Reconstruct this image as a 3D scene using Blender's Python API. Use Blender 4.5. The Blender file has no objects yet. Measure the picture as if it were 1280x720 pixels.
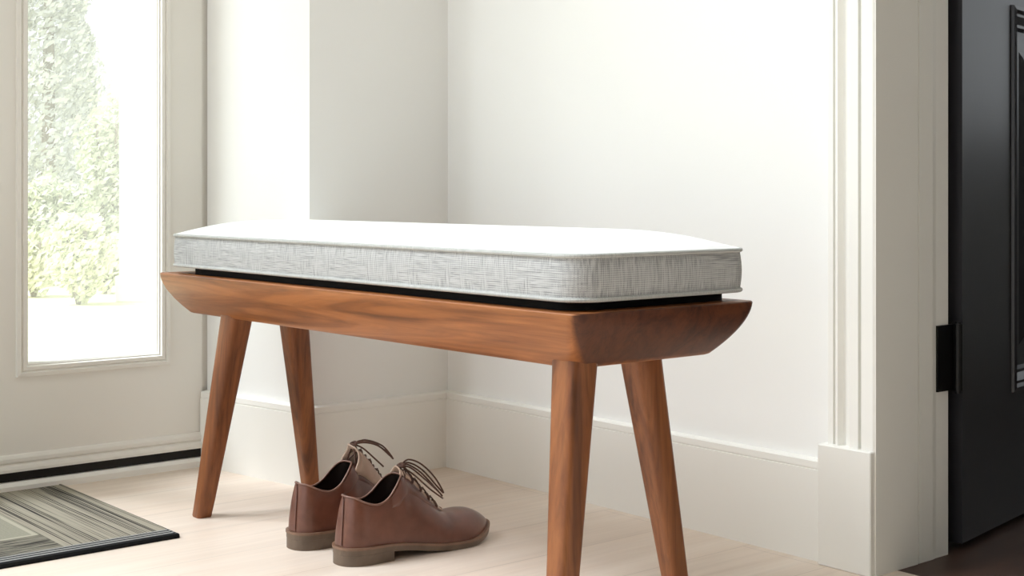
import bpy, bmesh, math, random
from mathutils import Vector, Matrix, noise as mnoise
random.seed(7)
C = bpy.context.scene.collection
PI = math.pi

# ---------------------------------------------------------------- helpers
def lin(c):
    return tuple(((v/255)/12.92 if v/255 <= .04045 else ((v/255+.055)/1.055)**2.4) for v in c) + (1,)

class NT:
    """small node-tree helper"""
    def __init__(s, name, rough=.5, spec=.5, color=(.8, .8, .8, 1)):
        s.m = bpy.data.materials.new(name); s.m.use_nodes = True
        s.t = s.m.node_tree; s.n = s.t.nodes
        s.b = s.n['Principled BSDF']
        s.b.inputs['Base Color'].default_value = color
        s.b.inputs['Roughness'].default_value = rough
        s.b.inputs['Specular IOR Level'].default_value = spec
    def add(s, kind, **kw):
        n = s.n.new(kind)
        for k, v in kw.items():
            if k.startswith('i_'):
                n.inputs[k[2:].replace('_', ' ')].default_value = v
            else: setattr(n, k, v)
        return n
    def link(s, a, b): s.t.links.new(a, b)
    def coords(s, scale=(1, 1, 1), loc=(0, 0, 0), rot=(0, 0, 0)):
        tc = s.add('ShaderNodeTexCoord'); mp = s.add('ShaderNodeMapping')
        mp.inputs['Scale'].default_value = scale; mp.inputs['Location'].default_value = loc
        mp.inputs['Rotation'].default_value = rot
        s.link(tc.outputs['Object'], mp.inputs['Vector']); return mp.outputs['Vector']
    def noise(s, vec, scale=5, detail=3, rough=.55, dist=0):
        n = s.add('ShaderNodeTexNoise'); n.inputs['Scale'].default_value = scale
        n.inputs['Detail'].default_value = detail; n.inputs['Roughness'].default_value = rough
        n.inputs['Distortion'].default_value = dist
        s.link(vec, n.inputs['Vector']); return n.outputs['Fac']
    def ramp(s, fac, stops, interp='LINEAR'):
        r = s.add('ShaderNodeValToRGB'); r.color_ramp.interpolation = interp
        e = r.color_ramp.elements
        while len(e) < len(stops): e.new(.5)
        for el, (p, c) in zip(e, stops): el.position = p; el.color = c
        s.link(fac, r.inputs['Fac']); return r.outputs['Color']
    def mix(s, fac, a, b, mode='MIX'):
        m = s.add('ShaderNodeMix', data_type='RGBA', blend_type=mode)
        for sock, v in ((m.inputs[0], fac), (m.inputs[6], a), (m.inputs[7], b)):
            if hasattr(v, 'is_linked') or isinstance(v, bpy.types.NodeSocket): s.link(v, sock)
            else: sock.default_value = v
        return m.outputs[2]
    def math(s, op, a, b=0.0, c=0.0):
        m = s.add('ShaderNodeMath', operation=op)
        for i, v in enumerate((a, b, c)):
            if isinstance(v, bpy.types.NodeSocket): s.link(v, m.inputs[i])
            else: m.inputs[i].default_value = v
        return m.outputs[0]
    def bump(s, h, strength=.3, dist=.002):
        b = s.add('ShaderNodeBump'); b.inputs['Strength'].default_value = strength
        b.inputs['Distance'].default_value = dist
        s.link(h, b.inputs['Height']); s.link(b.outputs['Normal'], s.b.inputs['Normal'])
    def base(s, col): s.link(col, s.b.inputs['Base Color'])

def G(v): return (v, v, v, 1)

# ---------------------------------------------------------------- materials
def m_paint(name, rgb, rough=.55, bump=.05):
    t = NT(name, rough, .3, lin(rgb))
    v = t.coords()
    a = t.noise(v, 3, 2); c = lin(rgb)
    t.base(t.ramp(a, [(.3, tuple(k*.985 for k in c[:3])+(1,)), (.7, c)]))
    t.bump(t.noise(v, 180, 2), bump, .0006)
    return t.m

def m_wood(name, axis, cols, scale=1.0, rough=.42, coat=.1):
    t = NT(name, rough, .4)
    sc = [16, 16, 16]; sc[axis] = 1.3
    fine = [150, 150, 150]; fine[axis] = 4
    v = t.coords(tuple(k*scale for k in sc)); vf = t.coords(tuple(k*scale for k in fine))
    a = t.noise(v, 1.6, 5, .6, 1.6)
    f = t.noise(vf, 1, 3, .6, .3)
    col = t.ramp(a, [(.28, lin(cols[0])), (.45, lin(cols[1])), (.6, lin(cols[2])), (.78, lin(cols[1]))])
    dark = t.ramp(f, [(.32, G(.62)), (.55, G(1))])
    outc = t.mix(.55, col, dark, 'MULTIPLY')
    if axis == 0:        # end grain, darkened further to paint the ends' shade into the colour
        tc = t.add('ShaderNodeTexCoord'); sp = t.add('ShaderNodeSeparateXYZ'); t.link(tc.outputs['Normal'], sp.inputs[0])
        end_shade = t.ramp(t.math('ABSOLUTE', sp.outputs[0]), [(.40, G(1)), (.70, (.28, .22, .23, 1))])
        outc = t.mix(1.0, outc, end_shade, 'MULTIPLY')
    t.base(outc)
    t.b.inputs['Coat Weight'].default_value = coat
    t.b.inputs['Coat Roughness'].default_value = .35
    t.bump(f, .12, .0008)
    return t.m

M = {}
M['wall'] = m_paint('wall_paint', (240, 240, 238))
M['trim'] = m_paint('trim_paint', (240, 239, 234), .38, .02)
M['door_white'] = m_paint('white_door_paint', (232, 230, 224), .38, .02)
M['taupe'] = m_paint('taupe_wall_paint', (112, 90, 64))  # unseen wall's colour, darkened and warmed to steer the bounced light
M['ceiling'] = m_paint('ceiling_paint', (240, 239, 235), .7)
WC = [(98, 55, 26), (146, 88, 46), (172, 108, 60)]
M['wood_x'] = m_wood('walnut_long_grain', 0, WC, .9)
M['wood_z'] = m_wood('walnut_upright_grain', 2, [(88, 49, 24), (128, 75, 40), (146, 90, 50)])

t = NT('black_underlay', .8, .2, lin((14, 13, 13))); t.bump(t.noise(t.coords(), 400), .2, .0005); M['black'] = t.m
t = NT('black_metal', .38, .5, lin((22, 21, 20))); t.b.inputs['Metallic'].default_value = .6
t.bump(t.noise(t.coords(), 300), .05, .0003); M['metal'] = t.m
t = NT('door_black_paint', .36, .5, lin((34, 32, 36))); t.bump(t.noise(t.coords((30, 30, 3)), 8), .05, .0006)
t.b.inputs['Coat Weight'].default_value = .25; t.b.inputs['Coat Roughness'].default_value = .25; M['door_black'] = t.m
t = NT('rubber_seal', .6, .3, lin((26, 23, 20))); t.bump(t.noise(t.coords(), 200), .1, .0005); M['seal'] = t.m

# floor: pale oak boards running along Y
t = NT('pale_oak_floor', .45, .35)
v = t.coords((9, .9, 9)); vf = t.coords((90, 3, 90))
br = t.add('ShaderNodeTexBrick'); br.offset = .37
br.inputs['Scale'].default_value = 1; br.inputs['Brick Width'].default_value = 1.7
br.inputs['Row Height'].default_value = .165; br.inputs['Mortar Size'].default_value = .0012
br.inputs['Mortar Smooth'].default_value = .3; br.inputs['Color1'].default_value = G(1)
br.inputs['Color2'].default_value = G(.93); br.inputs['Mortar'].default_value = G(.8)
t.link(t.coords((1, 1, 1), (0.03, 0, 0), (0, 0, PI/2)), br.inputs['Vector'])
c1 = t.ramp(t.noise(v, 1.2, 4, .55, .8), [(.3, lin((226, 208, 192))), (.7, lin((239, 226, 213)))])
c2 = t.mix(.25, c1, t.ramp(t.noise(vf, 1, 3), [(.35, G(.75)), (.6, G(1))]), 'MULTIPLY')
t.base(t.mix(1.0, c2, br.outputs['Color'], 'MULTIPLY'))
t.b.inputs['Coat Weight'].default_value = .05
M['floor'] = t.m
t = NT('shaded_oak_floor', .45, .35)  # oak boards with the hall's shadow put into their colour
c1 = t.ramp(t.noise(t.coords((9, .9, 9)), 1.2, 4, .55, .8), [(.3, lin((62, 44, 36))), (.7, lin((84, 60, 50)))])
t.base(c1); M['floor_shaded'] = t.m

# cushion fabric
def m_fabric(name, lo, hi, amp=1.0, sheen=.2):
    t = NT(name, .9, .15)
    vx = t.coords((520, 520, 26)); vz = t.coords((34, 34, 620)); vm = t.coords((1, 1, 1.2))
    a = t.noise(vx, 1, 2, .5); b = t.noise(vz, 1, 2, .5)
    msk = t.noise(t.coords((34, 5, 30)), 1, 2, .5)
    m = t.ramp(msk, [(.44, G(0)), (.56, G(1))])
    h = t.mix(m, a, b)
    w1 = t.add('ShaderNodeTexWave', bands_direction='X'); w1.inputs['Scale'].default_value = 95
    w2 = t.add('ShaderNodeTexWave', bands_direction='Z'); w2.inputs['Scale'].default_value = 95
    w3 = t.add('ShaderNodeTexWave', bands_direction='Y'); w3.inputs['Scale'].default_value = 95
    for w in (w1, w2, w3): t.link(vm, w.inputs['Vector'])
    wv = t.math('MULTIPLY', t.math('ADD', w1.outputs['Fac'], w3.outputs['Fac']), w2.outputs['Fac'])
    tot = t.math('ADD', t.math('MULTIPLY', h, .8), t.math('MULTIPLY', wv, .16))
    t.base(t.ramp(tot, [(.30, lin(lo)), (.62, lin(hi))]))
    t.bump(tot, .35*amp, .0012)
    t.b.inputs['Sheen Weight'].default_value = sheen
    t.b.inputs['Sheen Roughness'].default_value = .4
    return t.m
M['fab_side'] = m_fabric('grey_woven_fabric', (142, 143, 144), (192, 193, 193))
M['fab_top'] = m_fabric('lit_woven_fabric', (236, 237, 236), (248, 248, 246), .4, .3)  # same grey cloth, paled to hold the light on the top
M['fab_pipe'] = m_fabric('grey_piping_fabric', (168, 169, 167), (192, 193, 190), .3)

# leather
def m_leather(name, a, b, rough=.31):
    t = NT(name, rough, .5)
    v = t.coords()
    t.base(t.ramp(t.noise(v, 22, 4, .6, .4), [(.3, lin(a)), (.7, lin(b))]))
    t.bump(t.noise(v, 500, 3), .12, .0005)
    t.b.inputs['Coat Weight'].default_value = .2; t.b.inputs['Coat Roughness'].default_value = .3
    return t.m
M['leather'] = m_leather('brown_leather', (90, 52, 38), (118, 74, 58))
M['leather_flap'] = m_leather('brown_leather_flap', (90, 56, 46), (118, 80, 68))
M['collar'] = m_leather('collar_trim_leather', (112, 80, 68), (138, 104, 90), .5)
M['lining'] = m_leather('dark_lining', (32, 20, 16), (48, 32, 26), .8)
M['tongue'] = m_leather('pale_tongue', (176, 150, 132), (206, 184, 166), .6)
M['lace'] = m_leather('brown_lace', (70, 44, 32), (98, 66, 50), .7)
M['sole'] = m_leather('sole_edge', (92, 76, 62), (116, 98, 82), .6)
M['welt'] = m_leather('welt_edge', (112, 84, 66), (138, 106, 86), .5)

# mat
t = NT('striped_mat_weave', .95, .1)
tc = t.add('ShaderNodeTexCoord'); sp = t.add('ShaderNodeSeparateXYZ')
t.link(tc.outputs['Object'], sp.inputs[0])
dx = t.math('MULTIPLY', sp.outputs[0], -1); dy = t.math('MULTIPLY', sp.outputs[1], -1)
sx = t.noise(t.coords((2, 420, 1)), 1, 2, .6)          # stripes running along X
sy = t.noise(t.coords((230, 12, 1)), 1, 2, .6)         # stripes running along Y
big = t.noise(t.coords((.8, 60, 1)), 1, 1, .5)
light = lin((158, 152, 138)); dark = lin((56, 54, 52)); mid = lin((132, 128, 116))
colx = t.mix(t.ramp(t.math('ADD', t.math('MULTIPLY', sx, .62), t.math('MULTIPLY', big, .38)), [(.43, G(0)), (.51, G(1))]), dark, light)
coly = t.mix(t.ramp(sy, [(.42, G(0)), (.55, G(1))]), dark, mid)
panel = t.mix(t.ramp(t.noise(t.coords((300, 300, 1)), 1, 2), [(.3, G(0)), (.7, G(1))]), lin((140, 138, 124)), lin((152, 150, 136)))
w = t.add('ShaderNodeTexWave', bands_direction='X'); w.inputs['Scale'].default_value = 26; w.inputs['Phase Offset'].default_value = .6
w.inputs['Distortion'].default_value = .6; w.inputs['Detail Scale'].default_value = 30
t.link(t.coords(), w.inputs['Vector'])
front = t.mix(t.ramp(w.outputs['Fac'], [(.35, G(0)), (.6, G(1))]), lin((40, 40, 42)), lin((150, 150, 148)))
inpanel = t.math('MULTIPLY', t.math('GREATER_THAN', dx, .15), t.math('GREATER_THAN', dy, .178))
lowband = t.math('MULTIPLY', t.math('LESS_THAN', dx, .15), t.math('GREATER_THAN', dy, .178))
c = t.mix(lowband, colx, coly); c = t.mix(inpanel, c, panel)
edge = t.math('COMPARE', dy, .185, .004); edge2 = t.math('COMPARE', dx, .152, .004)
e1 = t.math('MULTIPLY', edge, t.math('GREATER_THAN', dx, .148)); e2 = t.math('MULTIPLY', edge2, t.math('GREATER_THAN', dy, .181))
c = t.mix(t.math('MAXIMUM', e1, e2), c, lin((172, 167, 152)))
c = t.mix(t.math('LESS_THAN', dx, .046), c, front)
t.base(c)
t.bump(t.math('ADD', sx, sy), .5, .002); M['mat'] = t.m
t = NT('mat_edge_binding', .9, .1, lin((30, 30, 31))); t.bump(t.noise(t.coords(), 400), .5, .001); M['mat_edge'] = t.m

# glass: clear, plus a translucent veil imitating haze and glare outdoors
t = NT('window_glass'); nt = t.t; nt.nodes.remove(t.b)
out = nt.nodes['Material Output']
tr = t.add('ShaderNodeBsdfTransparent'); gl = t.add('ShaderNodeBsdfGlossy'); gl.inputs['Roughness'].default_value = .02
df = t.add('ShaderNodeBsdfTranslucent'); df.inputs['Color'].default_value = (.95, .95, .93, 1)
m1 = t.add('ShaderNodeMixShader'); m1.inputs[0].default_value = .12
m2 = t.add('ShaderNodeMixShader'); m2.inputs[0].default_value = .05
t.link(tr.outputs[0], m1.inputs[1]); t.link(df.outputs[0], m1.inputs[2])
t.link(m1.outputs[0], m2.inputs[1]); t.link(gl.outputs[0], m2.inputs[2]); t.link(m2.outputs[0], out.inputs[0])
M['glass'] = t.m

def m_leaf(name, a, b):
    t = NT(name, .7, .2)
    t.base(t.ramp(t.noise(t.coords(), 3, 3), [(.3, lin(a)), (.7, lin(b))])); return t.m
M['conifer'] = m_leaf('hazed_conifer_foliage', (186, 188, 184), (212, 213, 208))  # conifer and shrub tones paled to imitate haze and glare
M['shrub'] = m_leaf('hazed_green_foliage', (194, 198, 176), (216, 219, 200))
M['shrub2'] = m_leaf('hazed_yellow_green_foliage', (220, 222, 194), (236, 236, 216))
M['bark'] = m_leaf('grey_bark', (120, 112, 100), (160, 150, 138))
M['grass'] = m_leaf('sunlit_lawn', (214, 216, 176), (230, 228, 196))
M['porch'] = m_paint('white_porch_paint', (248, 248, 245))

# ---------------------------------------------------------------- mesh helpers
def link(name, bm, mat, parent=None, smooth=False, angle=None):
    bmesh.ops.recalc_face_normals(bm, faces=bm.faces)
    me = bpy.data.meshes.new(name); bm.to_mesh(me); bm.free()
    for m in (mat if isinstance(mat, (list, tuple)) else [mat]): me.materials.append(m)
    if smooth:
        for p in me.polygons: p.use_smooth = True
        if angle: me.set_sharp_from_angle(angle=math.radians(angle))
    o = bpy.data.objects.new(name, me); C.objects.link(o)
    if parent is not None: o.parent = parent
    return o
def tag(o, label, cat, group=None, kind=None):
    o['label'] = label; o['category'] = cat
    if group: o['group'] = group
    if kind: o['kind'] = kind
    return o
def thing(name, loc, label, cat, group=None, rz=0):
    o = bpy.data.objects.new(name, None); C.objects.link(o)
    o.location = loc; o.rotation_euler = (0, 0, rz); o.empty_display_size = .05
    return tag(o, label, cat, group)
def struct(o, label=None):
    o['kind'] = 'structure'
    return o
def box(bm, x0, x1, y0, y1, z0, z1, bev=0, seg=2):
    vs = [bm.verts.new((x, y, z)) for x in (x0, x1) for y in (y0, y1) for z in (z0, z1)]
    fs = [bm.faces.new([vs[i] for i in f]) for f in ((0, 1, 3, 2), (4, 6, 7, 5), (0, 4, 5, 1), (2, 3, 7, 6), (0, 2, 6, 4), (1, 5, 7, 3))]
    if bev:
        es = list({e for f in fs for e in f.edges})
        bmesh.ops.bevel(bm, geom=es, offset=bev, segments=seg, affect='EDGES')
    return bm
def prism(bm, prof, a, b, axis='z', cap=True):
    """prof = closed list of 2-D points, extruded from a to b along axis"""
    def p(u, v, w): return {'z': (u, v, w), 'x': (w, u, v), 'y': (u, w, v)}[axis]
    A = [bm.verts.new(p(u, v, a)) for u, v in prof]; B = [bm.verts.new(p(u, v, b)) for u, v in prof]
    n = len(prof)
    for i in range(n):
        j = (i+1) % n; bm.faces.new((A[i], A[j], B[j], B[i]))
    if cap: bm.faces.new(A[::-1]); bm.faces.new(B)
    return bm
def rings(bm, rs, cap0=True, cap1=True, closed=True):
    R = [[bm.verts.new(p) for p in r] for r in rs]; n = len(R[0])
    for a, b in zip(R, R[1:]):
        for i in range(n if closed else n-1):
            j = (i+1) % n; bm.faces.new((a[i], a[j], b[j], b[i]))
    if cap0: bm.faces.new(R[0][::-1])
    if cap1: bm.faces.new(R[-1])
    return R
def rrect(x0, x1, y0, y1, r, n=8):
    r = max(r, 1e-4); pts = []
    for cx, cy, a0 in ((x1-r, y0+r, -PI/2), (x1-r, y1-r, 0), (x0+r, y1-r, PI/2), (x0+r, y0+r, PI)):
        for k in range(n+1):
            a = a0+PI/2*k/n; pts.append((cx+r*math.cos(a), cy+r*math.sin(a)))
    return pts
def smooth_path(pts, k=6, closed=False):
    P = [Vector(p) for p in pts]; out = []; n = len(P)
    for i in range(n if closed else n-1):
        g = (lambda q: P[q % n]) if closed else (lambda q: P[max(0, min(n-1, q))])
        p0, p1, p2, p3 = g(i-1), g(i), g(i+1), g(i+2)
        for s in range(k):
            t = s/k
            out.append(.5*((2*p1)+(-p0+p2)*t+(2*p0-5*p1+4*p2-p3)*t*t+(-p0+3*p1-3*p2+p3)*t**3))
    if not closed: out.append(P[-1])
    return out
def tube(bm, pts, r, n=8, closed=False, k=6, flat=1.0):
    P = smooth_path(pts, k, closed) if k else [Vector(p) for p in pts]
    m = len(P); rs = []
    up = Vector((0, 0, 1)); prev = None
    for i, p in enumerate(P):
        d = (P[(i+1) % m]-P[i-1]) if closed else (P[min(i+1, m-1)]-P[max(i-1, 0)])
        d.normalize()
        if prev is None:
            a = d.cross(up);
            if a.length < 1e-3: a = d.cross(Vector((1, 0, 0)))
        else: a = prev-d*prev.dot(d)
        a.normalize(); prev = a; b = d.cross(a)
        rr = r(i/(m-1)) if callable(r) else r
        rs.append([p+a*rr*math.cos(2*PI*q/n)+b*rr*flat*math.sin(2*PI*q/n) for q in range(n)])
    if closed:
        rs.append(rs[0]); R = [[bm.verts.new(p) for p in q] for q in rs[:-1]]; R.append(R[0])
        # best-match the closing ring to avoid a twist
        best = min(range(n), key=lambda s: sum((R[0][(i+s) % n].co-R[-2][i].co).length for i in range(n)))
        R[-1] = [R[0][(i+best) % n] for i in range(n)]
        for a, b in zip(R, R[1:]):
            for i in range(n):
                j = (i+1) % n; bm.faces.new((a[i], a[j], b[j], b[i]))
    else: rings(bm, rs)
    return bm
def interp(tab, x):
    if x <= tab[0][0]: return tab[0][1]
    if x >= tab[-1][0]: return tab[-1][1]
    for i in range(len(tab)-1):
        if tab[i][0] <= x <= tab[i+1][0]:
            x0, y0 = tab[i]; x1, y1 = tab[i+1]
            def sl(a, b): return (tab[b][1]-tab[a][1])/(tab[b][0]-tab[a][0])
            m0 = sl(max(i-1, 0), i+1); m1 = sl(i, min(i+2, len(tab)-1))
            h = x1-x0; t = (x-x0)/h
            return (2*t**3-3*t*t+1)*y0+(t**3-2*t*t+t)*h*m0+(-2*t**3+3*t*t)*y1+(t**3-t*t)*h*m1

# ---------------------------------------------------------------- room constants
XD = -2.66      # face of the glazed door
YR = 1.765      # long side wall
XP = -2.332     # face of the short wall that meets it
ZC = 7.0
YN, XN = -3.2, 4.2

# floor, ceiling
struct(link('floor', box(bmesh.new(), XD-.02, XN+.1, YN-.1, 1.80, -.08, 0), M['floor']))
struct(link('floor_hall', box(bmesh.new(), -2.2, 1.2, 1.80, 4.6, -.08, 0), M['floor_shaded']))
struct(link('ceiling', box(bmesh.new(), XD-.16, XN+.1, YN-.1, 4.7, ZC, ZC+.1), M['ceiling']))

# alcove walls (return wall slightly splayed) : one solid block of masonry
bm = bmesh.new()
prism(bm, [(XD-.14, 1.385), (XD-.001, 1.385), (XD, 1.372), (XP, 1.424), (XP, YR), (XP, YR+.15), (XD-.14, YR+.15)], 0, ZC)
struct(link('wall_alcove', bm, M['wall']))
# long wall with the doorway
bm = bmesh.new()
box(bm, XP, -1.250, YR, 1.940, 0, ZC)
box(bm, -1.250, -.36, YR, 1.940, 2.08, ZC)
box(bm, -.36, XN+.1, YR, 1.940, 0, ZC)
struct(link('wall_right', bm, M['wall']))
# left wall around doors and the big window
bm = bmesh.new()
box(bm, XD-.14, XD+.0, YN, .40, 0, .05)
box(bm, XD-.14, XD+.0, YN, .40, 6.8, ZC)
box(bm, XD-.14, XD+.0, YN, YN+.3, .05, 6.8)
box(bm, XD-.14, XD+.0, .28, .40, .05, 6.8)
box(bm, XD-.14, XD+.0, .40, 1.385, 2.2, ZC)
struct(link('wall_left', bm, M['wall']))
# walls behind the camera, with a wide unseen window added for sky light
bm = bmesh.new()
box(bm, XN, XN+.12, YN, YR, 0, ZC)
struct(link('wall_near', bm, M['taupe']))
bm = bmesh.new()
box(bm, XD-.14, -2.3, YN-.12, YN, 0, ZC); box(bm, 1.6, XN+.12, YN-.12, YN, 0, ZC)
box(bm, -2.3, 1.6, YN-.12, YN, 0, .05); box(bm, -2.3, 1.6, YN-.12, YN, 6.8, ZC)
struct(link('wall_back', bm, M['wall']))
bm = bmesh.new()
box(bm, -2.3, -2.2, 1.940, 4.6, 0, ZC); box(bm, 1.1, 1.2, 1.940, 4.6, 0, ZC); box(bm, -2.3, -1.5, 4.6, 4.7, 0, ZC); box(bm, -.1, 1.2, 4.6, 4.7, 0, ZC); box(bm, -1.5, -.1, 4.6, 4.7, 0, .75); box(bm, -1.5, -.1, 4.6, 4.7, 2.3, ZC)
struct(link('wall_hall', bm, M['wall']))

def window_unit(name, x, y0, y1, z0, z1, nm):
    bm = bmesh.new(); w = .05
    for k in range(nm+1):
        y = y0+(y1-y0-w)*k/nm; box(bm, x-.06, x, y, y+w, z0, z1)
    box(bm, x-.06, x, y0, y1, z0, z0+w); box(bm, x-.06, x, y0, y1, z1-w, z1)
    o = struct(link(name, bm, M['trim']))
    link('pane', box(bmesh.new(), x-.034, x-.028, y0+.02, y1-.02, z0+.02, z1-.02), M['glass'], o)
    return o
window_unit('window_1', XD-.03, YN+.3, .28, .05, 6.8, 3)

bm = bmesh.new()
for k in range(4):
    x = -2.3+(3.9-.05)*k/3; box(bm, x, x+.05, YN-.08, YN-.02, .05, 6.8)
for z in (.05, 6.75): box(bm, -2.3, 1.6, YN-.08, YN-.02, z, z+.05)
o = struct(link('fill_window', bm, M['trim']))  # unseen window, added to brighten the faces turned toward it
link('pane', box(bmesh.new(), -2.28, 1.58, YN-.054, YN-.048, .07, 6.78), M['glass'], o)

bm = bmesh.new()
for x in (-1.5, -.825, -.15): box(bm, x, x+.05, 4.62, 4.68, .75, 2.3)
for z in (.75, 2.25): box(bm, -1.5, -.1, 4.62, 4.68, z, z+.05)
o = struct(link('window_3', bm, M['trim']))
link('pane', box(bmesh.new(), -1.48, -.12, 4.646, 4.652, .77, 2.28), M['glass'], o)

# baseboards : board with an eased cap
def base_prof(d=0.018, h=.143):
    # (distance from wall, z)
    return [(0, 0), (d, 0), (d, h), (d-.0025, h+.0005), (d-.0025, h+.0025), (d-.001, h+.0030), (d-.0015, h+.013), (d-.004, h+.015), (0, h+.016)]
def baseboard(name, a, b, nrm, ma=0, mb=0):
    """a,b: wall points (x,y); nrm: outward normal; ma/mb mitre factors"""
    a = Vector(a); b = Vector(b); n = Vector(nrm).normalized(); d = (b-a).normalized()
    bm = bmesh.new(); R = []
    for P, m in ((a, ma), (b, -mb)):
        R.append([(P.x+n.x*q+d.x*q*m, P.y+n.y*q+d.y*q*m, z) for q, z in base_prof()])
    rings(bm, R)
    return struct(link(name, bm, M['trim']))
nr = Vector((.052, -.328)).normalized()
baseboard('baseboard_alcove', (XD, 1.372), (XP, 1.424), nr, 0, -1)
baseboard('baseboard_left', (XP, 1.424), (XP, YR), (1, 0), -1, 1)
baseboard('baseboard_right', (XP, YR), (-1.332, YR), (0, -1), 1, 0)
baseboard('baseboard_near', (-.25, YR), (XN, YR), (0, -1), 0, 0)

# ---------------------------------------------------------------- doorway trim (casing, plinth, jamb)
def casing_profile(x0, yw, mirror=1):
    y = yw
    P = [(0, 0), (0, -.012), (.003, -.016), (.011, -.016), (.0122, -.004), (.0148, -.004), (.016, -.018)]
    for k in range(9):                                   # wide flute
        a = k/8; P.append((.020+.019*a, -.018+.0135*math.sin(PI*a**.62)*(.55+.45*(1-a))))
    P += [(.041, -.021), (.052, -.021), (.0545, -.021), (.0556, -.004), (.0584, -.004), (.060, -.022), (.078, -.022), (.081, -.020), (.081, 0)]
    s = (.0935/.081)
    return [(x0+mirror*px*s, y+py) for px, py in P]
bm = bmesh.new(); prism(bm, casing_profile(-1.3325, YR), .188, 2.16)
struct(link('trim_1', bm, M['trim']))
bm = bmesh.new(); prism(bm, casing_profile(-.2635, YR, -1), .188, 2.16)
struct(link('trim_2', bm, M['trim']))
bm = bmesh.new()
prism(bm, [(YR, 2.064), (YR-.02, 2.064), (YR-.02, 2.075), (YR-.012, 2.08), (YR-.012, 2.14), (YR-.022, 2.145), (YR-.022, 2.16), (YR, 2.16)], -1.34, -.256, 'x')
struct(link('trim_3', bm, M['trim']))
bm = bmesh.new(); box(bm, -1.3385, -1.2400, YR-.031, YR, 0, .188, .0015, 1)
box(bm, -.36, -.256, YR-.031, YR, 0, .188, .0015, 1)
struct(link('trim_4', bm, M['trim']))
# jamb lining, seen nearly edge on : flat board, shallow groove, stop, outer edge
JX = -1.238
bm = bmesh.new()
jp = [(-1.250, YR-.020), (JX, YR-.020), (JX, 1.855), (JX-.005, 1.8555), (JX-.005, 1.8585), (JX-.001, 1.859), (JX-.0012, 1.896), (JX-.003, 1.908), (JX-.003, 1.942), (-1.250, 1.942)]
prism(bm, jp, 0, 2.08)
prism(bm, [(-1.598-.012-x, y) for x, y in jp], 0, 2.08)
box(bm, -1.250, -.36, YR-.004, 1.942, 2.066, 2.08)
struct(link('trim_5', bm, M['trim']))

# ---------------------------------------------------------------- glazed door(s)
def glazed_door(name, y0, y1, gy0, gy1):
    gz0, gz1 = .244, 1.98; zb, zt = .037, 2.12; xf, xb = XD, XD-.045
    bm = bmesh.new()
    box(bm, xb, xf, y0, gy0, zb, zt); box(bm, xb, xf, gy1, y1, zb, zt)
    box(bm, xb, xf, gy0, gy1, zb, gz0); box(bm, xb, xf, gy0, gy1, gz1, zt)
    d = struct(link(name, bm, M['door_white']))
    # stepped glazing bead round the pane
    def frame(n, steps, mat):
        bm = bmesh.new(); R = []
        for off, dep in steps:      # off: inward distance from gy/gz rectangle, dep: x
            R.append([(dep, gy0+off, gz0+off), (dep, gy1-off, gz0+off), (dep, gy1-off, gz1-off), (dep, gy0+off, gz1-off)])
        rings(bm, R+[R[0]], False, False)
        bmesh.ops.remove_doubles(bm, verts=bm.verts, dist=1e-6)
        return link(n, bm, mat, d)
    frame('glazing_bead', [(-.024, xf), (-.023, xf+.006), (-.016, xf+.008), (-.013, xf+.003), (-.010, xf+.006), (-.004, xf+.006), (-.001, xf-.004), (.002, xf-.006), (.003, xf-.022), (-.024, xf-.022)], M['door_white'])
    link('glass_pane', box(bmesh.new(), xf-.020, xf-.014, gy0-.01, gy1+.01, gz0-.01, gz1+.01), M['glass'], d)
    # moulded weather bar along the foot of the door
    bm = bmesh.new()
    prism(bm, [(xf, .072), (xf+.004, .070), (xf+.007, .064), (xf+.007, .058), (xf+.003, .054), (xf+.009, .050), (xf+.011, .044), (xf+.011, .039), (xf, .038)], y0, y1, 'y')
    link('weather_bar', bm, M['door_white'], d)
    bm = bmesh.new(); box(bm, xb, xf+.005, y0, y1, .021, .0375)
    link('bottom_seal', bm, M['seal'], d)
    return d
d1 = glazed_door('door_1', .900, 1.360, .988, 1.262)
d3 = glazed_door('door_3', .436, .896, .524, .808)
# frame reveal and threshold
bm = bmesh.new(); box(bm, XD-.14, XD-.006, 1.3625, 1.3845, 0, 2.2); box(bm, XD-.14, XD, .40, .432, 0, 2.2)
box(bm, XD-.14, XD, .40, 1.385, 2.124, 2.2)
struct(link('trim_6', bm, M['door_white']))
bm = bmesh.new(); prism(bm, [(XD-.14, 0), (XD+.014, 0), (XD+.014, .012), (XD+.009, .019), (XD, .0205), (XD-.14, .0205)], .40, 1.3855, 'y')
struct(link('trim_7', bm, M['trim']))

# ---------------------------------------------------------------- black panelled door, standing open into the hall
da = math.radians(10)
d2 = bpy.data.objects.new('door_2', None); C.objects.link(d2); d2['kind'] = 'structure'
d2.location = (-1.238, 1.978, 0); d2.rotation_euler = (0, 0, da)
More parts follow.
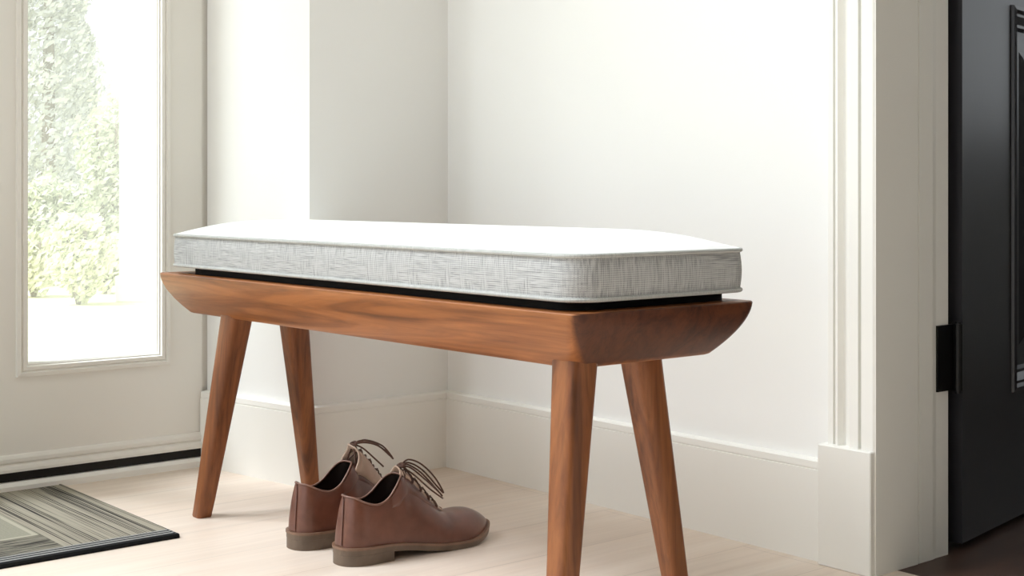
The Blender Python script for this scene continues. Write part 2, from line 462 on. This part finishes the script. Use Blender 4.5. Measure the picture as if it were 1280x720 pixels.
# local: +y along the door from the hinge, x=0 is the visible face, thickness to -x
Wd, Hd, Td = .82, 2.03, .044
pan = [(.216, .604, .232, .905), (.216, .604, 1.02, 1.86)]
bm = bmesh.new()
ys = [0, .216, .604, Wd]; zs = [.012, .232, .905, 1.02, 1.86, Hd]
for i in range(3):
    for j in range(5):
        if i == 1 and j in (1, 3): continue
        box(bm, -Td, 0, ys[i], ys[i+1], zs[j], zs[j+1])
bmesh.ops.remove_doubles(bm, verts=bm.verts, dist=1e-5)
link('door_leaf', bm, M['door_black'], d2)
for y0, y1, z0, z1 in pan:
    bm = bmesh.new(); R = []
    for off, dep in [(0, 0), (.001, .005), (.008, .007), (.013, .001), (.018, .002), (.030, -.006), (.036, -.004), (.040, -.014), (.045, -.014)]:
        R.append([(dep, y0+off, z0+off), (dep, y1-off, z0+off), (dep, y1-off, z1-off), (dep, y0+off, z1-off)])
    rings(bm, R, False, False)
    link('panel_moulding', bm, M['door_black'], d2)
    bm = bmesh.new(); R = []
    for off, dep in [(.040, -.030), (.040, -.0145), (.075, -.0145), (.10, -.006), (.105, -.006)]:
        R.append([(dep, y0+off, z0+off), (dep, y1-off, z0+off), (dep, y1-off, z1-off), (dep, y0+off, z1-off)])
    rings(bm, R, True, True)
    link('door_panel', bm, M['door_black'], d2)
for z in (.263, 1.0, 1.76):
    bm = bmesh.new()
    # leaf screwed to the jamb, barrel at the corner, little finials
    R = Matrix.Rotation(-da, 4, 'Z')
    box(bm, -.005, .0005, 1.908-1.978, 1.952-1.978, z, z+.105)
    bmesh.ops.transform(bm, matrix=R, verts=bm.verts)
    n0 = len(bm.verts)
    tube(bm, [(.002, -.022, z-.001), (.002, -.022, z+.106)], .0075, 12, k=0)
    tube(bm, [(.002, -.022, z-.005), (.002, -.022, z-.001)], .005, 10, k=0)
    tube(bm, [(.002, -.022, z+.106), (.002, -.022, z+.109)], .005, 10, k=0)
    h = link('hinge', bm, M['metal'], d2); h['label'] = 'black metal hinge'
# black lever handle on the far stile (out of frame but part of the door)
bm = bmesh.new(); tube(bm, [(.0, .76, .96), (.045, .76, .96), (.05, .74, .96), (.05, .65, .96)], .008, 10)
link('door_handle', bm, M['metal'], d2)

# ---------------------------------------------------------------- bench
BX0, BX1, BY0, BY1, BZT, BZB = -2.391, -1.239, 1.131, 1.472, .430, .356
ox, oy = (BX0+BX1)/2, (BY0+BY1)/2
bench = thing('bench', (ox, oy, 0), 'long walnut brown wooden bench with boat shaped seat rail and four tapered splayed legs', 'bench')
bm = bmesh.new(); R = []
N = 14
R.append([(x-ox, y-oy, BZT) for x, y in rrect(BX0+.012, BX1-.012, BY0+.012, BY1-.012, .008)])
R.append([(x-ox, y-oy, BZT) for x, y in rrect(BX0+.0015, BX1-.0015, BY0+.0015, BY1-.0015, .013)])
for k in range(N+1):
    u = k/N; ins = .040*u**1.75; insy = .040*u**1.75
    z = BZT-.0015-(BZT-BZB-.003)*u
    R.append([(x-ox, y-oy, z) for x, y in rrect(BX0+ins, BX1-ins, BY0+insy, BY1-insy, .014+.006*u)])
R.append([(x-ox, y-oy, BZB) for x, y in rrect(BX0+.044, BX1-.044, BY0+.044, BY1-.044, .018)])
R.append([(x-ox, y-oy, BZB) for x, y in rrect(BX0+.060, BX1-.060, BY0+.060, BY1-.060, .010)])
rings(bm, R)
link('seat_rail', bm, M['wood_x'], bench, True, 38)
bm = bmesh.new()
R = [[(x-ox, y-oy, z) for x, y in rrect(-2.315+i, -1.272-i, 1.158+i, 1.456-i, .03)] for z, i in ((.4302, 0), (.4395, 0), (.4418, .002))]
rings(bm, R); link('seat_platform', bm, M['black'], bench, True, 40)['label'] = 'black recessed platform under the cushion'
def superq(s, r, n=6): return rrect(-s, s, -s, s, r, n)
def leg(top, p2, ):
    """axis through top and p2, extended from z=.372 to the floor; rounded-square section, tapered"""
    a, b = Vector(top), Vector(p2); d = (b-a)/(b.z-a.z)
    T = a+d*(.372-a.z); B = a+d*(0-a.z)
    bm = bmesh.new(); R = []
    for k in range(13):
        u = k/12; c = T.lerp(B, u); s = .0245*(1-u)+.0145*u
        if k == 12: s = .0135
        R.append([(c.x+x-ox, c.y+y-oy, c.z) for x, y in superq(s, s*.52)])
    c = R[-1]; R.insert(12, [(x+(x-sum(q[0] for q in c)/len(c))*.08, y+(y-sum(q[1] for q in c)/len(c))*.08, z+.003) for x, y, z in c])
    rings(bm, R)
    link('leg', bm, M['wood_z'], bench, True, 40)
leg((-2.197, 1.190, .352), (-2.240, 1.145, 0))
leg((-1.2975, 1.185, .353), (-1.275, 1.145, .102))
leg((-1.336, 1.345, .344), (-1.326, 1.400, .045))
leg((-2.255, 1.345, .315), (-2.292, 1.400, .023))

# ---------------------------------------------------------------- cushion
CX0, CX1, CY0, CY1 = -2.378, -1.250, 1.146, 1.474
cushion = thing('bench_cushion', (ox, oy, .442), 'long grey woven box cushion with a top paled as if lit, lying on the wooden bench', 'cushion')
cz0, cz1, cr = .4425, .5000, .040
bm = bmesh.new(); R = []
K = 12
for k in range(K+1):
    u = k/K; z = cz0+(cz1-cz0)*u; bul = .0022*math.sin(PI*u)
    R.append([(x-ox, y-oy, z-.442) for x, y in rrect(CX0-bul, CX1+bul, CY0-bul, CY1+bul, cr, 12)])
R.insert(0, [(x-ox, y-oy, cz0-.442) for x, y in rrect(CX0+.01, CX1-.01, CY0+.01, CY1-.01, cr-.01, 12)])
rings(bm, R, True, False)
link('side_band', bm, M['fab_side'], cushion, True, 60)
def crown(x, y):
    e = min(x-CX0, CX1-x); g = min(y-CY0, CY1-y)
    fx = 1-(1-min(1, max(e, 0)/.15))**2.6; fy = 1-(1-min(1, max(g, 0)/.158))**2.4
    return cz1+.029*(fx*fy)**.68+.0015*mnoise.noise(Vector((x*6, y*8, 3)))*fx*fy
bm = bmesh.new(); R = []
for k in range(23):
    ins = .154*(k/22)**1.3
    f = 1-(1-ins/.154)**2.4
    pts = rrect(CX0+ins, CX1-ins, CY0+ins, CY1-ins, max(cr-ins*.55, .0015), 12)
    R.append([(x-ox, y-oy, crown(x, y)-.442) for x, y in pts])
rings(bm, R, False, True)
tp = link('top_panel', bm, M['fab_top'], cushion, True, 60); tp['label'] = 'crowned top panel with grazing light put into its colour'
for z in (cz1, cz0+.0025):
    bm = bmesh.new()
    tube(bm, [(x-ox, y-oy, z-.442) for x, y in rrect(CX0-.001, CX1+.001, CY0-.001, CY1+.001, cr, 12)], .0030, 8, True, 0)
    link('piping', bm, M['fab_pipe'], cushion, True)

# ---------------------------------------------------------------- shoes
L = .292
Wt = [(0, .0330), (.05, .0335), (.10, .0335), (.15, .0375), (.20, .0445), (.23, .0465), (.255, .043), (.292, .036)]
def Wf(y):
    w = interp(Wt, y)
    if y < .045: w *= max(0, 1-((.045-y)/.045)**2.3)**(1/2.3)
    if y > L-.070: w *= max(0, 1-((y-(L-.070))/.070)**2.1)**(1/2.1)
    return w
Zs = [(0, .0275), (.05, .027), (.085, .0255), (.12, .021), (.16, .0140), (.20, .011), (.235, .0115), (.268, .018), (.292, .025)]
Ht = [(0, .105), (.012, .103), (.03, .0955), (.048, .0905), (.062, .0905), (.077, .098), (.090, .111), (.102, .123), (.112, .127), (.125, .119), (.148, .095), (.170, .073), (.190, .0585), (.21, .0545), (.235, .0540), (.254, .0515), (.268, .0455), (.281, .037), (.292, .027)]
YT = .112
def wc(y):
    if y >= YT or y <= .002: return 0
    c = .064; a = (YT-c) if y > c else (c-.002)
    return min(.027*(max(0, 1-abs((y-c)/a)**2.6))**(1/2.2), Wf(y)*.86)
def cx(y, hand):
    u = max(0, (y-.12)/.19); return -hand*.010*u*u*(3-2*min(u, 1))
def surf(y, s, side, hand):
    w = Wf(y); zs = interp(Zs, y); h = interp(Ht, y)
    b = min(1, max(0, (y-.067)/.05)); b = b*b*(3-2*b)
    tm = math.radians(62)*(1-b)+math.radians(90)*b
    t = tm*s; c0 = wc(y)
    c = (math.cos(t)-math.cos(tm))/(1-math.cos(tm)); c = max(c, 0)
    ex = .92*(1-b)+.78*b if y > .2 else .92
    x = c0+(w-c0)*c**ex
    z = zs+(h-zs)*(math.sin(t)/math.sin(tm))**(.95)
    yy = y
    if y < .06: yy = y+(.06-y)/.06*(.010*((z-zs)/.08)**1.6)       # heel counter leans forward
    return Vector((side*x+cx(y, hand), yy, z))
def surf_n(y, s, side, hand, off):
    p = surf(y, s, side, hand); e = .002
    du = surf(min(y+e, L), s, side, hand)-surf(max(y-e, 0), s, side, hand)
    dv = surf(y, min(s+.02, 1), side, hand)-surf(y, max(s-.02, 0), side, hand)
    n = du.cross(dv)
    if n.length < 1e-9: return p
    n.normalize()
    c = Vector((cx(y, hand), min(max(y, .05), L-.06), .02))
    if n.dot(p-c) < 0: n = -n
    return p+n*off
def patch(bm, fn, nu, nv, thick=None):
    g = [[bm.verts.new(fn(i/nu, j/nv)) for j in range(nv+1)] for i in range(nu+1)]
    for i in range(nu):
        for j in range(nv):
            try: bm.faces.new((g[i][j], g[i+1][j], g[i+1][j+1], g[i][j+1]))
            except ValueError: pass
    return g
def slab(bm, o, ztop, zbot, y0=0, y1=L, hand=1, n=48, flat_end=False):
    """closed slab following the sole outline widened by o"""
    top_l, rows = [], []
    for i in range(n+1):
        u = (1-math.cos(PI*i/n))/2
        if flat_end: u = 1-math.cos(PI/2*i/n)
        y = y0+(y1-y0)*u
        w = Wf(min(max(y, 0), L)); w = w*(1+o/.037)
        yy = y+(-o if y < L*.5 else o)*abs(1-2*y/L)
        rows.append((w, yy, y))
    R = []
    out = [(w+0, yy, y) for w, yy, y in rows]+[(-w, yy, y) for w, yy, y in rows[::-1]]
    ring = lambda zf, sh: [(x*sh+cx(y, hand), yy, zf(y)) for x, yy, y in out]
    # build as strips so long concave tops stay clean
    T = [[bm.verts.new((sgn*w+cx(y, hand), yy, f(y))) for sgn in (-1, 1) for f in (zbot, ztop)] for w, yy, y in rows]
    for a, b in zip(T, T[1:]):
        for q in ((0, 1), (1, 3), (3, 2), (2, 0)):
            try: bm.faces.new((a[q[0]], a[q[1]], b[q[1]], b[q[0]]))
            except ValueError: pass
    for e in (T[0], T[-1]):
        try: bm.faces.new((e[0], e[1], e[3], e[2]))
        except ValueError: pass
    bmesh.ops.remove_doubles(bm, verts=bm.verts, dist=2e-5)
    return bm

def make_shoe(loc, rz, hand, label, loops, puff=.002):
    sh = thing('shoe', loc, label, 'shoe', 'brown leather shoes', rz)
    # upper
    bm = bmesh.new(); NS, MV = 84, 18
    rows = []
    for i in range(NS+1):
        y = L*(1-math.cos(PI*i/NS))/2
        rows.append([bm.verts.new(surf(y, j/MV, -1, hand)) for j in range(MV+1)]+[bm.verts.new(surf(y, 1-j/MV, 1, hand)) for j in range(MV+1)])
    for a, b in zip(rows, rows[1:]):
        for j in range(2*MV+1):
            if j == MV: continue
            bm.faces.new((a[j], b[j], b[j+1], a[j+1]))
    bmesh.ops.remove_doubles(bm, verts=bm.verts, dist=6e-5)
    up = link('upper', bm, M['leather'], sh, True)
    # lining : inner skin of the ankle, plus a rolled insole
    bm = bmesh.new()
    for side in (-1, 1):
        patch(bm, lambda u, v: surf_n(.003+(.140)*u, v*.995, side, hand, -.0022), 40, 12)
    link('lining', bm, M['lining'], sh, True)
    bm = bmesh.new(); slab(bm, -.003, lambda y: interp(Zs, y)+.004, lambda y: interp(Zs, y)+.001, .004, .25, hand, 30)
    link('insole', bm, M['lining'], sh)
    # collar binding
    bm = bmesh.new(); pts = []
    ysn = [YT*(1-math.cos(PI*i/22))/2 for i in range(23)]
    for y in ysn: pts.append(surf(max(y, .002), 1, 1, hand)+Vector((0, 0, .0003)))
    for y in ysn[::-1][1:-1]: pts.append(surf(max(y, .002), 1, -1, hand)+Vector((0, 0, .0003)))
    tube(bm, pts, .0017, 8, True, 3); link('collar', bm, M['collar'], sh, True)
    # back strap over the heel seam
    bm = bmesh.new()
    ya = .0012
    g = patch(bm, lambda u, v: surf_n(ya*abs(2*u-1)**2+.00001, .03+v*.97, 1 if u > .5 else -1, hand, .0016), 12, 14)
    link('heel_strap', bm, M['leather_flap'], sh, True)
    # eyelet facings with punched eyelets
    for side in (-1, 1):
        bm = bmesh.new()
        def fn(u, v):
            y = .080+.112*u
            hi = .93-.03*math.sin(PI*u); lo = .50+.34*u**2.2
            if u < .12: lo += (.12-u)*1.2
            y2 = y
            return surf_n(y2, lo+(hi-lo)*v, side, hand, .0021*min(1, 8*v, 8*(1-u)+.05)+.0002)
        patch(bm, fn, 26, 12)
        link('eyelet_facing', bm, M['leather_flap'], sh, True)
        for k in range(5):
            y = .112+.016*k
            p = surf_n(y, .80, side, hand, .0028); q = surf_n(y, .80, side, hand, .0040)-p; q.normalize()
            bm = bmesh.new(); a = q.cross(Vector((0, 1, 0))).normalized(); b = q.cross(a)
            tube(bm, [p+(a*math.cos(w)+b*math.sin(w))*.0021 for w in [2*PI*i/10 for i in range(10)]], .0008, 6, True, 1)
            link('eyelet', bm, M['lace'], sh, True)
    # tongue : puffed strip between the facings, standing up behind the throat
    bm = bmesh.new()
    def tf(u, v):
        y = .098+.094*u; side = 1 if v > .5 else -1
        s = 1-(.20+puff*12)*abs(2*v-1)*(1-.35*u)
        yy = max(y, .1125)
        p = surf_n(yy, s, side, hand, .0030+(.003+puff)*(1-abs(2*v-1)**2)*(1-u)**.35)
        if y < .1125: p = p+Vector((0, (y-.1125)*.6, (.1125-y)*.5))
        return p
    patch(bm, tf, 24, 12)
    tg = link('tongue', bm, M['tongue'], sh, True)
    so = tg.modifiers.new('thick', 'SOLIDIFY'); so.thickness = .0022; so.offset = -1
    tg['label'] = 'pale padded tongue'
    # laces
    bm = bmesh.new()
    def E(k, side, o=.005): return surf_n(.112+.016*k, .80, side, hand, o)
    def Mid(k, o=.0085):
        e = (3*o/.0085*0)+puff*max(0, 1-k/5.5)**.35
        return (surf_n(.112+.016*k, .995, 1, hand, o+e)+surf_n(.112+.016*k, .995, -1, hand, o+e))/2
    for k in range(5):
        tube(bm, [E(k, -1, .001), E(k, -1, .0045), Mid(k, .0078), E(k, 1, .0045), E(k, 1, .001)], .0013, 6)
        if k < 4:
            tube(bm, [E(k, -1, .004), Mid(k+.5, .0085), E(k+1, 1, .004)], .0013, 6)
            tube(bm, [E(k, 1, .004), Mid(k+.5, .0095), E(k+1, -1, .004)], .0013, 6)
    link('lacing', bm, M['lace'], sh, True)
    kp = Mid(0, .011)
    bm = bmesh.new()
    tube(bm, [kp+Vector(v) for v in ((-.007, 0, 0), (-.003, .003, .003), (.003, .003, .003), (.007, 0, 0), (.003, -.003, 0), (-.003, -.003, 0))], .0022, 7, True, 3)
    for lp in loops:
        tube(bm, [kp+Vector(v)*.88 for v in lp], .0014, 7)
    link('lace_bow', bm, M['lace'], sh, True)
    # sole, welt and stacked heel
    bm = bmesh.new(); slab(bm, .0035, lambda y: interp(Zs, y)-.0025, lambda y: max(interp(Zs, y)-.0105, 0.0003), 0, L, hand)
    link('sole', bm, M['sole'], sh)
    bm = bmesh.new(); slab(bm, .0046, lambda y: interp(Zs, y)+.0012, lambda y: interp(Zs, y)-.0024, 0, L, hand)
    link('welt', bm, M['welt'], sh)
    bm = bmesh.new(); slab(bm, .0030, lambda y: interp(Zs, y)-.0108, lambda y: 0.0, 0, .082, hand, 30, True)
    link('heel', bm, M['sole'], sh)
    return sh

loopsA = [
 [(.002, 0, 0), (.010, .016, -.004), (.020, .045, -.030), (.022, .072, -.055), (.018, .080, -.062), (.015, .066, -.045), (.012, .036, -.014), (.006, .012, .002), (.001, 0, 0)],
 [(0, 0, .001), (-.006, .022, .008), (-.004, .050, -.004), (.004, .074, -.030), (.012, .088, -.058), (.008, .080, -.050), (-.002, .050, -.014), (-.004, .020, .003), (0, 0, 0)],
 [(.002, 0, 0), (.014, .022, -.018), (.022, .050, -.045), (.024, .078, -.066)],
 [(-.002, 0, 0), (-.014, .018, -.006), (-.022, .034, -.022), (-.026, .052, -.042)]]
loopsB = [
 [(0, 0, .000), (.010, .020, .002), (.018, .045, -.006), (.020, .072, -.026), (.016, .076, -.030), (.010, .046, -.004), (.004, .016, .003), (0, 0, 0)],
 [(0, 0, .000), (-.008, .020, .003), (-.010, .045, -.001), (-.006, .078, -.022), (0, .094, -.040), (-.002, .070, -.012), (-.004, .030, .004), (0, 0, 0)],
 [(.002, 0, 0), (.012, .014, -.008), (.020, .032, -.026), (.026, .052, -.046)],
 [(-.002, 0, 0), (-.016, .016, -.008), (-.026, .030, -.026)]]
make_shoe((-1.815, 1.160, 0), math.radians(-1.5), 1, 'brown leather lace up shoe nearer the viewer, whole side and toe in view', loopsA)
make_shoe((-1.943, 1.153, 0), math.radians(1.5), -1, 'brown leather lace up shoe behind the other, between it and the back bench leg', loopsB, .019)

# ---------------------------------------------------------------- mat
mat = thing('door_mat', (-2.126, 1.043, 0), 'flat woven grey mat with dark stripes lying before the glazed door', 'mat')
bm = bmesh.new(); box(bm, -.512, -.006, -.75, 0, 0, .006, .0015, 1)
link('mat_weave', bm, M['mat'], mat)
bm = bmesh.new(); prism(bm, [(-.007, 0), (.001, 0), (.002, .003), (0, .0068), (-.007, .0072)], -.752, .002, 'y')
link('edge_binding', bm, M['mat_edge'], mat)
bm = bmesh.new(); prism(bm, [(-.001, 0), (.0025, 0), (.0025, .0066), (-.001, .0068)], -.513, -.006, 'x')
link('side_binding', bm, M['mat'], mat)

# ---------------------------------------------------------------- outdoors
lawn = link('lawn', box(bmesh.new(), -45, XD-.16, -14, 34, -.35, -.10), M['grass']); lawn['kind'] = 'structure'
def at(px, F):
    r = (px-640)/1716*F; return Vector((r*.6401-F*.7683, r*.7683+F*.6401, 0))
def leafcloud(bm, n, fn, size):
    for _ in range(n):
        p = fn(); d = Vector([random.gauss(0, 1) for _ in range(3)]).normalized()
        a = d.orthogonal().normalized(); b = d.cross(a); s = size*random.uniform(.6, 1.4)
        vs = [bm.verts.new(p+a*s*math.cos(w)*1.3+b*s*.6*math.sin(w)) for w in (0, PI/2, PI, 3*PI/2)]
        bm.faces.new(vs)
def conifer(px, F, h, w, label, mat='conifer', n=11000):
    o = at(px, F); o.z = -.12
    t = thing('conifer_tree', o, label, 'tree', 'trees beyond the lawn')
    bm = bmesh.new(); tube(bm, [(0, 0, 0), (.02, 0, h*.5), (0, 0, h*.97)], lambda u: .09*(1-u)+.015, 8); link('trunk', bm, M['bark'], t, True)
    bm = bmesh.new()
    def fn():
        k = random.random()**1.15; z = .25+(h-.25)*k; tier = .62+.38*abs(math.sin(k*19))
        r = w*(1-k)**.8*tier*math.sqrt(random.random()); a = random.uniform(0, 2*PI)
        return Vector((r*math.cos(a), r*math.sin(a), z-r*.22))
    leafcloud(bm, n, fn, .034); link('foliage', bm, M[mat], t)
def bush(px, F, h, w, label, mat='shrub', n=4200, name='garden_shrub'):
    o = at(px, F); o.z = -.12
    t = thing(name, o, label, 'shrub', 'shrubs at the lawn edge')
    bm = bmesh.new()
    for k in range(5):
        a = k*1.3; tube(bm, [(0, 0, 0), (w*.25*math.cos(a), w*.25*math.sin(a), h*.35), (w*.5*math.cos(a), w*.5*math.sin(a), h*.75)], .012, 5)
    link('stems', bm, M['bark'], t)
    bm = bmesh.new()
    def fn():
        v = Vector([random.gauss(0, 1) for _ in range(3)]).normalized()*random.random()**.4
        q = .8+.35*mnoise.noise(v*2.3+o)
        return Vector((v.x*w*q, v.y*w*q, h*.5+v.z*h*.5*q))
    leafcloud(bm, n, fn, .022); link('foliage', bm, M[mat], t)
conifer(60, 15.5, 5.2, .95, 'tall misty grey conifer behind the shrubs, furthest left through the glass')
conifer(92, 18, 3.6, .80, 'shorter pale conifer just right of the tall misty one')
bush(136, 11.0, 1.65, .30, 'tall loose pale green shrub beside the white porch post')
bush(64, 10.0, .90, .34, 'rounded pale green shrub at the left edge of the glass')
bush(98, 8.3, .62, .20, 'low yellow green shrub between the taller shrubs', 'shrub2')
bush(42, 8.9, .50, .20, 'small yellow green shrub low at the left door stile', 'shrub2', 1500)
bush(132, 9.2, .46, .17, 'small pale shrub at the foot of the tall loose shrub', 'shrub2', 1500)
p0 = at(172+9, 8.6)
post = thing('porch_post', (p0.x, p0.y, -.1), 'square white porch post standing on the lawn edge beyond the glazed door', 'post')
post.rotation_euler = (0, 0, math.radians(45))
bm = bmesh.new(); box(bm, -.12, .12, -.12, .12, 0, 3.2, .004, 1); link('shaft', bm, M['porch'], post)
bm = bmesh.new(); box(bm, -.14, .14, -.14, .14, 0, .16, .006, 1); link('plinth', bm, M['porch'], post)

# ---------------------------------------------------------------- light
W = bpy.data.worlds.new('World'); bpy.context.scene.world = W; W.use_nodes = True
bg = W.node_tree.nodes['Background']
tcn = W.node_tree.nodes.new('ShaderNodeTexCoord'); sep = W.node_tree.nodes.new('ShaderNodeSeparateXYZ')
rp = W.node_tree.nodes.new('ShaderNodeValToRGB')
rp.color_ramp.elements[0].position = .45; rp.color_ramp.elements[0].color = (.90, .95, 1, 1)
rp.color_ramp.elements[1].position = .9; rp.color_ramp.elements[1].color = (.90, .96, 1, 1)
W.node_tree.links.new(tcn.outputs['Generated'], sep.inputs[0]); W.node_tree.links.new(sep.outputs[2], rp.inputs[0])
W.node_tree.links.new(rp.outputs[0], bg.inputs['Color']); bg.inputs['Strength'].default_value = 1.35
sd = bpy.data.lights.new('sun', 'SUN'); sd.energy = 8.0; sd.angle = math.radians(30); sd.color = (.90, .95, 1)
so = bpy.data.objects.new('sun', sd); C.objects.link(so)
so.rotation_euler = Vector((.29, .47, -.83)).to_track_quat('-Z', 'Y').to_euler()
'''# ceiling spot lamp of the hall, aimed at the open door
hd = bpy.data.lights.new('hall_spot', 'SPOT'); hd.energy = 60; hd.spot_size = math.radians(44); hd.spot_blend = .9; hd.shadow_soft_size = .05; hd.color = (.92, .90, 1)
ho = bpy.data.objects.new('hall_spot', hd); C.objects.link(ho); ho.location = (-.2, 2.5, 2.4)
ho.rotation_euler = (Vector((-1.25, 2.15, 1.35))-ho.location).to_track_quat('-Z', 'Y').to_euler()
'''

# ---------------------------------------------------------------- camera (level, lens shifted down)
cd = bpy.data.cameras.new('camera'); cam = bpy.data.objects.new('camera', cd); C.objects.link(cam)
cd.sensor_width = 36; cd.lens = 1716/1280*36; cd.shift_y = -120/1280; cd.clip_start = .05; cd.clip_end = 200
cam.location = (0, 0, .58)
cam.rotation_euler = Vector((-.7683, .6401, 0)).to_track_quat('-Z', 'Y').to_euler()
S = bpy.context.scene; S.camera = cam
S.view_settings.view_transform = 'Standard'; S.view_settings.look = 'None'; S.view_settings.gamma = 1
S.view_settings.use_curve_mapping = False; S.view_settings.exposure = -.10
S.cycles.max_bounces = 12; S.cycles.diffuse_bounces = 8; S.cycles.transparent_max_bounces = 12
